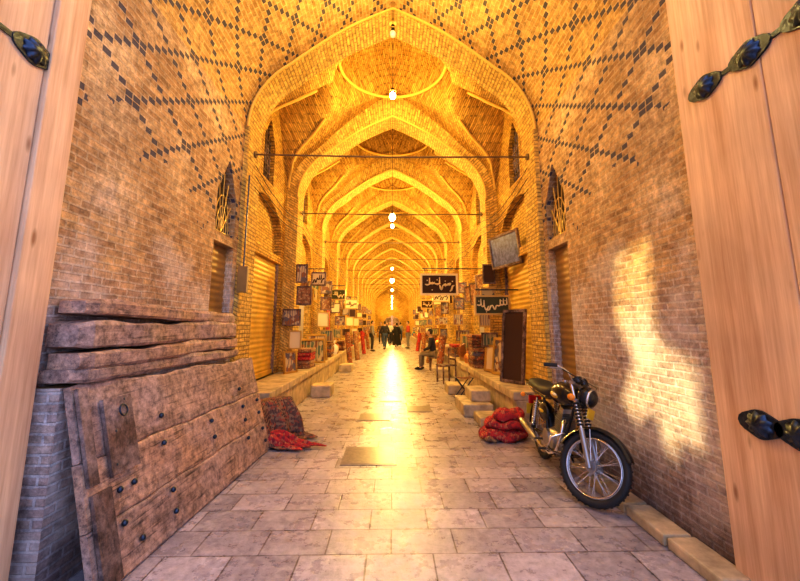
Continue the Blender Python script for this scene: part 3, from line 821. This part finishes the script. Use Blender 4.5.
framed(PN, (2.05, 6.50, LH+.61), .5, 1.22, (-1, -.6), 'signblack', 'darkwood', .05, lean=.12)
framed(PN, (2.10, 7.45, LH+.36), .5, .7, (-1, -.35), 'paint2', t=.05, lean=.12)
framed(PN, (2.06, 7.95, LH+.28), .4, .54, (-1, -.6), 'cream', t=.05, lean=.12)
framed(PN, (2.05, 10.3, LH+.36), .5, .7, (-.6, -.8), 'paint1', t=.05, lean=.1)
framed(PN, (-1.98, 9.55, LH+.32), .80, .6, (.7, -.71), 'paint1', t=.05, lean=.1)
framed(PN, (-2.02, 10.5, LH+.36), .6, .7, (.65, -.76), 'paint2', t=.05, lean=.1)
framed(PN, (-2.05, 7.9, LH+.22), .36, .44, (.9, -.5), 'paint2', t=.04, lean=.12)
for yb in range(1, 10):
    for sd in (-1, 1):
        yy = A0+PER*yb-RT-.04
        for q in range(4):
            w_ = rs.uniform(.24, .38); h_ = rs.uniform(.28, .43)
            framed(PN, (sd*(2.01+rs.uniform(-.16, .08)), yy-.05*(q % 2), 1.20+q*.46), w_, h_, (0, -1), rs.choice(['paint1', 'paint2', 'paint2', 'cream', 'rugbrown', 'rugblue', 'signblack']), rs.choice(['gold', 'darkwood', 'darkwood']), t=.03)
        if yb < 9 and (yb, sd) not in ((3, 1), (5, -1)):
            for q in range(3):
                framed(PN, (sd*(2.20), A0+PER*yb+.75+q*.72, rs.uniform(2.25, 2.55)), .5, rs.uniform(.34, .6), (-sd, -.6), rs.choice(['paint1', 'paint2', 'signblack', 'rugbrown']), rs.choice(['gold', 'darkwood']), t=.04, lean=-.1)
def hanging(name, x, y, ztop, w, h, mat, sd):
    mb = MB(); G = []
    for i in range(14):
        t = i/13; G.append([(x-sd*.03*sin(q*1.3+t*2)*t*.6, y+w*(q/12-.5), ztop-h*t+.02*sin(q)*t) for q in range(13)])
    mb.grid(G, mat); mb.tube([(x, y-w/2-.05, ztop), (x, y+w/2+.05, ztop)], .015, 'iron', 6)
    o = mb.build(name); s_ = o.modifiers.new('s', 'SOLIDIFY'); s_.thickness = .01
ms = ['rugred', 'rugblue', 'rugorange', 'rugbrown', 'rugdark', 'rugbrown']
for a in range(2, 10):
    yc = A0+PER*(a+.5)
    for sd in (-1, 1):
        if (a, sd) in ((3, 1), (5, -1)): continue
        hanging('hanging_rug', sd*(BW-.14), yc+rs.choice([-.4, .35]), 2.1, .75, random.uniform(.9, 1.3), random.choice(ms), sd)
def vase(x, y, z, h, mat):
    mb = MB(); mb.lathe((x, y, z), [(.0, 0), (.28*h, 0), (.30*h, .05*h), (.40*h, .35*h), (.34*h, .6*h), (.14*h, .78*h), (.12*h, .88*h), (.2*h, h), (.17*h, h*.99), (.09*h, .86*h)], mat); mb.build('ceramic_vase')
def tray(x, y, z, r, sd):
    mb = MB(); mb.X = Matrix.Translation((x, y, z+r)) @ Matrix.Rotation(sd*.5, 4, 'Z') @ Matrix.Rotation(radians(78), 4, 'X')
    mb.lathe((0, 0, 0), [(0, 0), (r*.3, .006), (r*.32, .012), (r*.8, .006), (r*.85, .02), (r, .035), (r, .03), (r*.84, .008), (0, -.008)], 'copper', 32); mb.build('copper_tray')
def chest(x, y, z, w, d, h):
    mb = MB(); mb.box((x, y, z+h*.35), (d, w, h*.7), 'oldwood2'); 
    mb.loft([[(x-d/2*cos(t*pi/8), yy, z+h*.71+h*.28*sin(t*pi/8)) for t in range(9)] for yy in (y-w/2, y+w/2)], 'oldwood2')
    for q in (-.3, .3): mb.box((x, y+q*w, z+h*.35), (d+.015, .03, h*.7), 'gold')
    mb.build('wooden_chest', bevel=.005)
for a in range(1, 10):
    for sd in (-1, 1):
        y = A0+PER*a+.6
        mb = MB(); z = LH
        for q in range(random.randint(4, 9)):
            t = random.uniform(.06, .1); mb.box((sd*(1.98+random.uniform(-.02, .02)), y, z+t/2), (.34, random.uniform(.5, .62), t*.96), random.choice(ms)); z += t
        mb.build('folded_rug_stack', bevel=.02)
        for q in range(4):
            yq = A0+PER*a+1.15+q*.42
            if a == 1 and (sd > 0 and q < 2 or sd < 0): 
                if sd > 0: vase(1.95, yq, LH, .3, 'copper')
                continue
            c_ = rs.random()
            if c_ < .35: vase(sd*1.95, yq, LH, rs.uniform(.25, .5), rs.choice(['ceramic', 'copper', 'copper', 'white']))
            elif c_ < .65: tray(sd*1.97, yq, LH, rs.uniform(.14, .24), sd)
            else: chest(sd*1.96, yq, LH, .34, .26, rs.uniform(.22, .34))
for p in ((1.50, 12.4), (1.48, 15.6), (-1.5, 14.2), (-1.5, 17.1), (1.48, 19.0), (-1.46, 20.5), (1.48, 22.5), (-1.48, 24.5)):
    r_ = random.uniform(.09, .12)
    rolled('rolled_rug', (p[0], p[1], .01), (p[0]+(.14 if p[0] > 0 else -.14), p[1]+.05, random.uniform(1.0, 1.35)), r_, random.choice(['rugred', 'rugorange', 'rugbrown']))

def stool(x, y, z0):
    mb = MB()
    for s_ in (-1, 1):
        mb.tube([(x-.17, y+s_*.16, z0), (x+.17, y+s_*.16, z0+.44)], .011, 'iron', 8); mb.tube([(x+.17, y+s_*.14, z0), (x-.17, y+s_*.14, z0+.44)], .011, 'iron', 8)
    for xx in (-.17, .17):
        mb.tube([(x+xx, y-.17, z0+.44), (x+xx, y+.17, z0+.44)], .011, 'iron', 8); mb.tube([(x+xx, y-.16, z0+.02), (x+xx, y+.16, z0+.02)], .009, 'iron', 8)
    mb.grid([[(x-.17+.34*i/8, y-.16+.32*j/4, z0+.445-.03*sin(pi*i/8)) for j in range(5)] for i in range(9)], 'rugdark')
    mb.build('folding_stool')
stool(1.48, 8.1, .0)
def chair(x, y, z0, yaw):
    mb = MB(); mb.X = Matrix.Translation((x, y, z0)) @ Matrix.Rotation(yaw, 4, 'Z')
    for a in (-1, 1):
        for b in (-1, 1): mb.box((a*.18, b*.18, .22), (.035, .035, .44), 'darkwood')
        mb.box((a*.18, .18, .66), (.035, .03, .45), 'darkwood')
    mb.box((0, 0, .45), (.42, .42, .03), 'darkwood')
    for q in (.6, .73, .86): mb.box((0, .18, q), (.34, .02, .05), 'darkwood')
    mb.build('wooden_chair', bevel=.005)
chair(1.45, 10.4, 0, radians(-70))

for sd in (-1, 1):
    mb = MB()
    for q in range(3):
        pts = []
        for a in range(0, 7):
            y = A0+PER*a
            for t in (0, .25, .5, .75):
                pts.append((sd*(W-.085), y+PER*t, 3.5+q*.16-.12*sin(pi*t)*(1+.3*q)))
        mb.tube(pts, .006, 'black', 5)
    mb.build('hanging_cables')
mb = MB(); mb.box((-1.98, 5.05, 2.1), (.13, .06, .35), 'shutterdark'); mb.tube([(-1.98, 5.05, 2.27), (-1.98, 5.05, 3.55)], .012, 'iron', 6); mb.build('electric_meter_box', bevel=.01)

# ---------------------------------------------------------------- people
def skinmesh(name, V, E, mat, parent, root=0, sub=2):
    me = bpy.data.meshes.new(name); me.from_pydata([v[:3] for v in V], E, []); me.materials.append(M[mat])
    o = bpy.data.objects.new(name, me); COL.objects.link(o); o.parent = parent
    o.modifiers.new('Skin', 'SKIN')
    lay = me.skin_vertices[0].data
    for i, v in enumerate(V):
        r = v[3]; lay[i].radius = (r if isinstance(r, tuple) else (r, r)); lay[i].use_root = (i == root)
    s_ = o.modifiers.new('Sub', 'SUBSURF'); s_.levels = sub; s_.render_levels = sub
    o.modifiers['Skin'].use_smooth_shade = True
    return o
def person(name, loc, yaw, pose, top, legs, robe=False, hscale=1.0):
    for nm, c in (('cl_'+top[0], top[1]), ('cl_'+legs[0], legs[1])):
        if nm not in M: M[nm] = simple(nm, c, .85, noise=.15, nscale=8)
    tm, lm = 'cl_'+top[0], 'cl_'+legs[0]
    e = empty(name, loc); e.rotation_euler = (0, 0, yaw); e.scale = (hscale,)*3
    if pose == 'walk':
        pz = .93; hips = {1: (.09, 0, .91), -1: (-.09, 0, .91)}
        knee = {1: (.10, .16, .50), -1: (-.10, -.02, .49)}; ank = {1: (.10, .24, .085), -1: (-.10, -.30, .14)}
        toe = {1: (.11, .40, .045), -1: (-.11, -.17, .035)}
        elb = {1: (.25, -.12, 1.14), -1: (-.25, .06, 1.14)}; wr = {1: (.25, -.04, .90), -1: (-.24, .24, .96)}
        sp = 0
    elif pose == 'stand':
        pz = .94; hips = {s: (s*.09, 0, .92) for s in (1, -1)}; knee = {s: (s*.11, .02, .50) for s in (1, -1)}; ank = {s: (s*.12, -.02, .085) for s in (1, -1)}
        toe = {s: (s*.15, .15, .04) for s in (1, -1)}
        elb = {s: (s*.25, -.03, 1.13) for s in (1, -1)}; wr = {1: (.25, .08, .90), -1: (-.15, .20, 1.12)}; sp = 0
    else:
        pz = .55; hips = {s: (s*.09, 0, .54) for s in (1, -1)}; knee = {s: (s*.16, .42, .54) for s in (1, -1)}; ank = {s: (s*.15, .42, .085) for s in (1, -1)}
        toe = {s: (s*.17, .58, .04) for s in (1, -1)}
        elb = {s: (s*.25, .10, .76) for s in (1, -1)}; wr = {s: (s*.14, .34, .65) for s in (1, -1)}; sp = .06
    d = pz-.94
    ch = (0, sp*1.2, 1.36+d); nk = (0, sp*1.6, 1.48+d); hd = (0, sp*1.9+.01, 1.56+d)
    sh = {s: (s*.17, sp*1.2, 1.41+d) for s in (1, -1)}
    def lerp(a, b, t): return tuple(a[i]+(b[i]-a[i])*t for i in range(3))
    V = [(0, 0, pz, (.13, .10)), (0, sp*.5, 1.15+d, (.12, .09)), (*ch, (.15, .105)), (*nk, .055), (*hd, .05)]; E = [(0, 1), (1, 2), (2, 3), (3, 4)]
    for s in (1, -1):
        b = len(V); V += [(*sh[s], .06), (*elb[s], .04), (*wr[s], .027)]; E += [(2, b), (b, b+1), (b+1, b+2)]
        f = Vector(wr[s])-Vector(elb[s]); f.normalize(); palm = Vector(wr[s])+f*.07
        sidev = Vector((0, 1, 0)) if abs(f.z) > .6 else Vector((-s, 0, 0))
        sidev = (sidev-f*sidev.dot(f)).normalized(); inw = Vector((-s, 0, 0)) if abs(f.z) > .6 else Vector((0, 0, -1)); inw = (inw-f*inw.dot(f)).normalized()
        V.append((*palm, (.036, .018))); E.append((b+2, b+3)); pi_ = b+3
        for q, ln in enumerate((.075, .085, .08, .062)):
            o_ = sidev*(.027-.018*q); r0 = palm+o_; c = len(V)
            V += [(*(r0+f*.02), .009), (*(r0+f*(.02+ln*.5)+inw*.008), .008), (*(r0+f*(.02+ln*.85)+inw*.03), .0065)]
            E += [(pi_, c), (c, c+1), (c+1, c+2)]
        c = len(V); r0 = Vector(wr[s])+f*.025
        V += [(*(r0+sidev*.035+f*.015), .011), (*(r0+sidev*.05+f*.05+inw*.012), .009)]; E += [(b+2, c), (c, c+1)]
        b = len(V); V += [(*hips[s], .09), (*knee[s], .055), (*ank[s], .04), (*toe[s], (.035, .03))]; E += [(0, b), (b, b+1), (b+1, b+2), (b+2, b+3)]
    skinmesh('body', V, E, 'skin', e, 0, 1)
    V = [(0, 0, pz-.05, (.165, .125)), (0, sp*.5, 1.15+d, (.155, .12)), (*lerp(ch, ch, 0), (.175, .13)), (nk[0], nk[1], nk[2]-.02, .075)]; E = [(0, 1), (1, 2), (2, 3)]
    for s in (1, -1):
        b = len(V); V += [(*sh[s], .082), (*elb[s], .06), (*lerp(elb[s], wr[s], .92), .045)]; E += [(2, b), (b, b+1), (b+1, b+2)]
    skinmesh('shirt', V, E, tm, e, 0)
    V = [(0, 0, pz-.02, (.15, .12))]; E = []
    for s in (1, -1):
        b = len(V); V += [(*hips[s], .105), (*knee[s], .075), (*lerp(knee[s], ank[s], .93), .06)]; E += [(0, b), (b, b+1), (b+1, b+2)]
    skinmesh('trousers', V, E, lm, e, 0)
    if robe:
        mb = MB(); mb.loft([[(r1*cos(a*pi/12)*1.1, r1*sin(a*pi/12)*(1+.05*sin(a*3)), z_) for a in range(24)] for r1, z_ in ((.30, .12), (.27, .4), (.23, .7), (.20, 1.0), (.17, 1.2), (.19, 1.38), (.10, 1.47))], tm); mb.build('robe', e)
    for s in (1, -1):
        a_, t_ = Vector(ank[s]), Vector(toe[s])
        mb = MB(); c_ = (a_*.55+t_*.45); mb.ell((c_.x, c_.y, min(a_.z, t_.z)+.015), (.05, .145, .05), 'blackpaint', 16, 8, fn=lambda p: Vector((p.x, p.y, max(p.z, -.8)))); mb.build('shoe', e)
    hc = Vector((hd[0], hd[1]+.015, hd[2]+.085)); mb = MB()
    def hf(p):
        x, y, z = p
        if z < 0: x *= 1+.28*z; y = y*(1+.10*z)+(.04 if y > 0 else 0)*-z
        return Vector((x, y, z))
    mb.ell(hc, (.075, .095, .118), 'skin', 24, 16, fn=hf)
    mb.ell(hc+Vector((0, .098, -.015)), (.013, .02, .022), 'skin', 10, 8)
    for s in (1, -1):
        mb.ell(hc+Vector((s*.075, -.005, -.005)), (.012, .02, .03), 'skin', 10, 8)
        mb.ell(hc+Vector((s*.028, .085, .012)), (.012, .008, .008), 'white', 10, 6); mb.ell(hc+Vector((s*.028, .092, .012)), (.005, .003, .005), 'hair', 8, 6)
        mb.box(hc+Vector((s*.028, .090, .030)), (.03, .008, .006), 'hair')
    mb.ell(hc+Vector((0, .088, -.052)), (.022, .008, .006), 'redlens', 10, 6)
    mb.ell(hc+Vector((0, -.018, .022)), (.084, .098, .112), 'hair' if not robe else tm, 24, 14, fn=lambda p: Vector((p.x, p.y if p.y < .55 else .55, max(p.z, -.75 if p.y < 0 else .12))))
    mb.build('head', e)
    return e
D = ('dark', (.03, .03, .04)); J = ('jeans', (.05, .08, .16)); G_ = ('grey', (.2, .2, .2)); Wt = ('white', (.6, .58, .52)); B_ = ('brown', (.16, .09, .05)); Rd = ('red', (.4, .05, .04)); K = ('black', (.012, .012, .014))
person('seated_man', (1.42, 13.2, 0), radians(75), 'sit', D, ('khaki', (.22, .17, .11)))
mb = MB(); mb.box((1.47, 13.18, .42), (.42, .4, .05), 'darkwood')
for a in (-1, 1):
    for b in (-1, 1): mb.box((1.47+a*.17, 13.18+b*.15, .20), (.04, .04, .40), 'darkwood')
mb.build('wooden_stool', bevel=.005)
person('walking_man', (-.45, 24.5, 0), radians(15), 'walk', D, J)
person('walking_man', (-.15, 28.5, 0), radians(190), 'walk', Wt, D)
person('walking_woman', (.35, 27.2, 0), radians(5), 'walk', K, K, robe=True, hscale=.95)
person('standing_man', (1.05, 25.0, 0), radians(100), 'stand', Rd, G_)
person('walking_man', (-.9, 31.5, 0), radians(180), 'walk', B_, D)
person('walking_woman', (.15, 34, 0), radians(175), 'walk', K, K, robe=True, hscale=.95)
person('standing_man', (-1.15, 22.5, 0), radians(-80), 'stand', G_, D)
person('walking_man', (.8, 36, 0), radians(0), 'walk', G_, J)
person('walking_man', (-.3, 39, 0), radians(0), 'walk', D, D)
person('walking_man', (.35, 43, 0), radians(180), 'walk', B_, J)

# ---------------------------------------------------------------- daylight
patch = [(3.30, 2.10), (2.88, 2.16), (2.90, 1.46), (2.82, 1.34), (2.55, 1.24), (2.57, .66), (2.72, .78), (2.84, .52), (3.0, .90), (3.2, .72), (3.40, .85), (3.17, 1.23), (3.30, 1.4), (3.42, 1.54), (3.36, 1.8)]
patch = [(y*1.05, 1.5+(z-1.5)*1.05) for y, z in patch]
sd_ = Vector((.8, .5, -.3))
XB = -4.0; t = (W-XB)/sd_.x
hole = [(y-sd_.y*t, z-sd_.z*t) for y, z in patch]
mb = MB(); holed(mb, [(-10, 0), (-10, 11), (2.2, 11), (2.2, 0)], [hole], lambda u, v: (XB, u, v), 'plaster'); mb.build('wall_neighbouring_building')  # added unseen panel; its hole shapes the sun patch on the right wall
sl = bpy.data.lights.new('sun', 'SUN'); sl.energy = 7.5; sl.angle = radians(1.3); sl.color = (1, .78, .36)
so = bpy.data.objects.new('sun', sl); COL.objects.link(so); so.rotation_euler = sd_.to_track_quat('-Z', 'Y').to_euler(); so.location = (-8, -6, 9)
w = bpy.data.worlds.new('World'); S.world = w; w.use_nodes = True
bg = w.node_tree.nodes['Background']; bg.inputs[0].default_value = (.46, .58, 1.0, 1); bg.inputs[1].default_value = 2.3

# ---------------------------------------------------------------- camera
cd = bpy.data.cameras.new('camera'); co = bpy.data.objects.new('camera', cd); COL.objects.link(co)
co.location = (0, 0, 1.5); co.rotation_euler = (radians(99), 0, radians(-1.2))
cd.sensor_width = 36; cd.lens = 17.1; cd.shift_y = -25.5/800; cd.clip_end = 200
S.camera = co
S.view_settings.view_transform = 'Standard'
try: S.view_settings.look = 'Medium High Contrast'
except Exception: pass
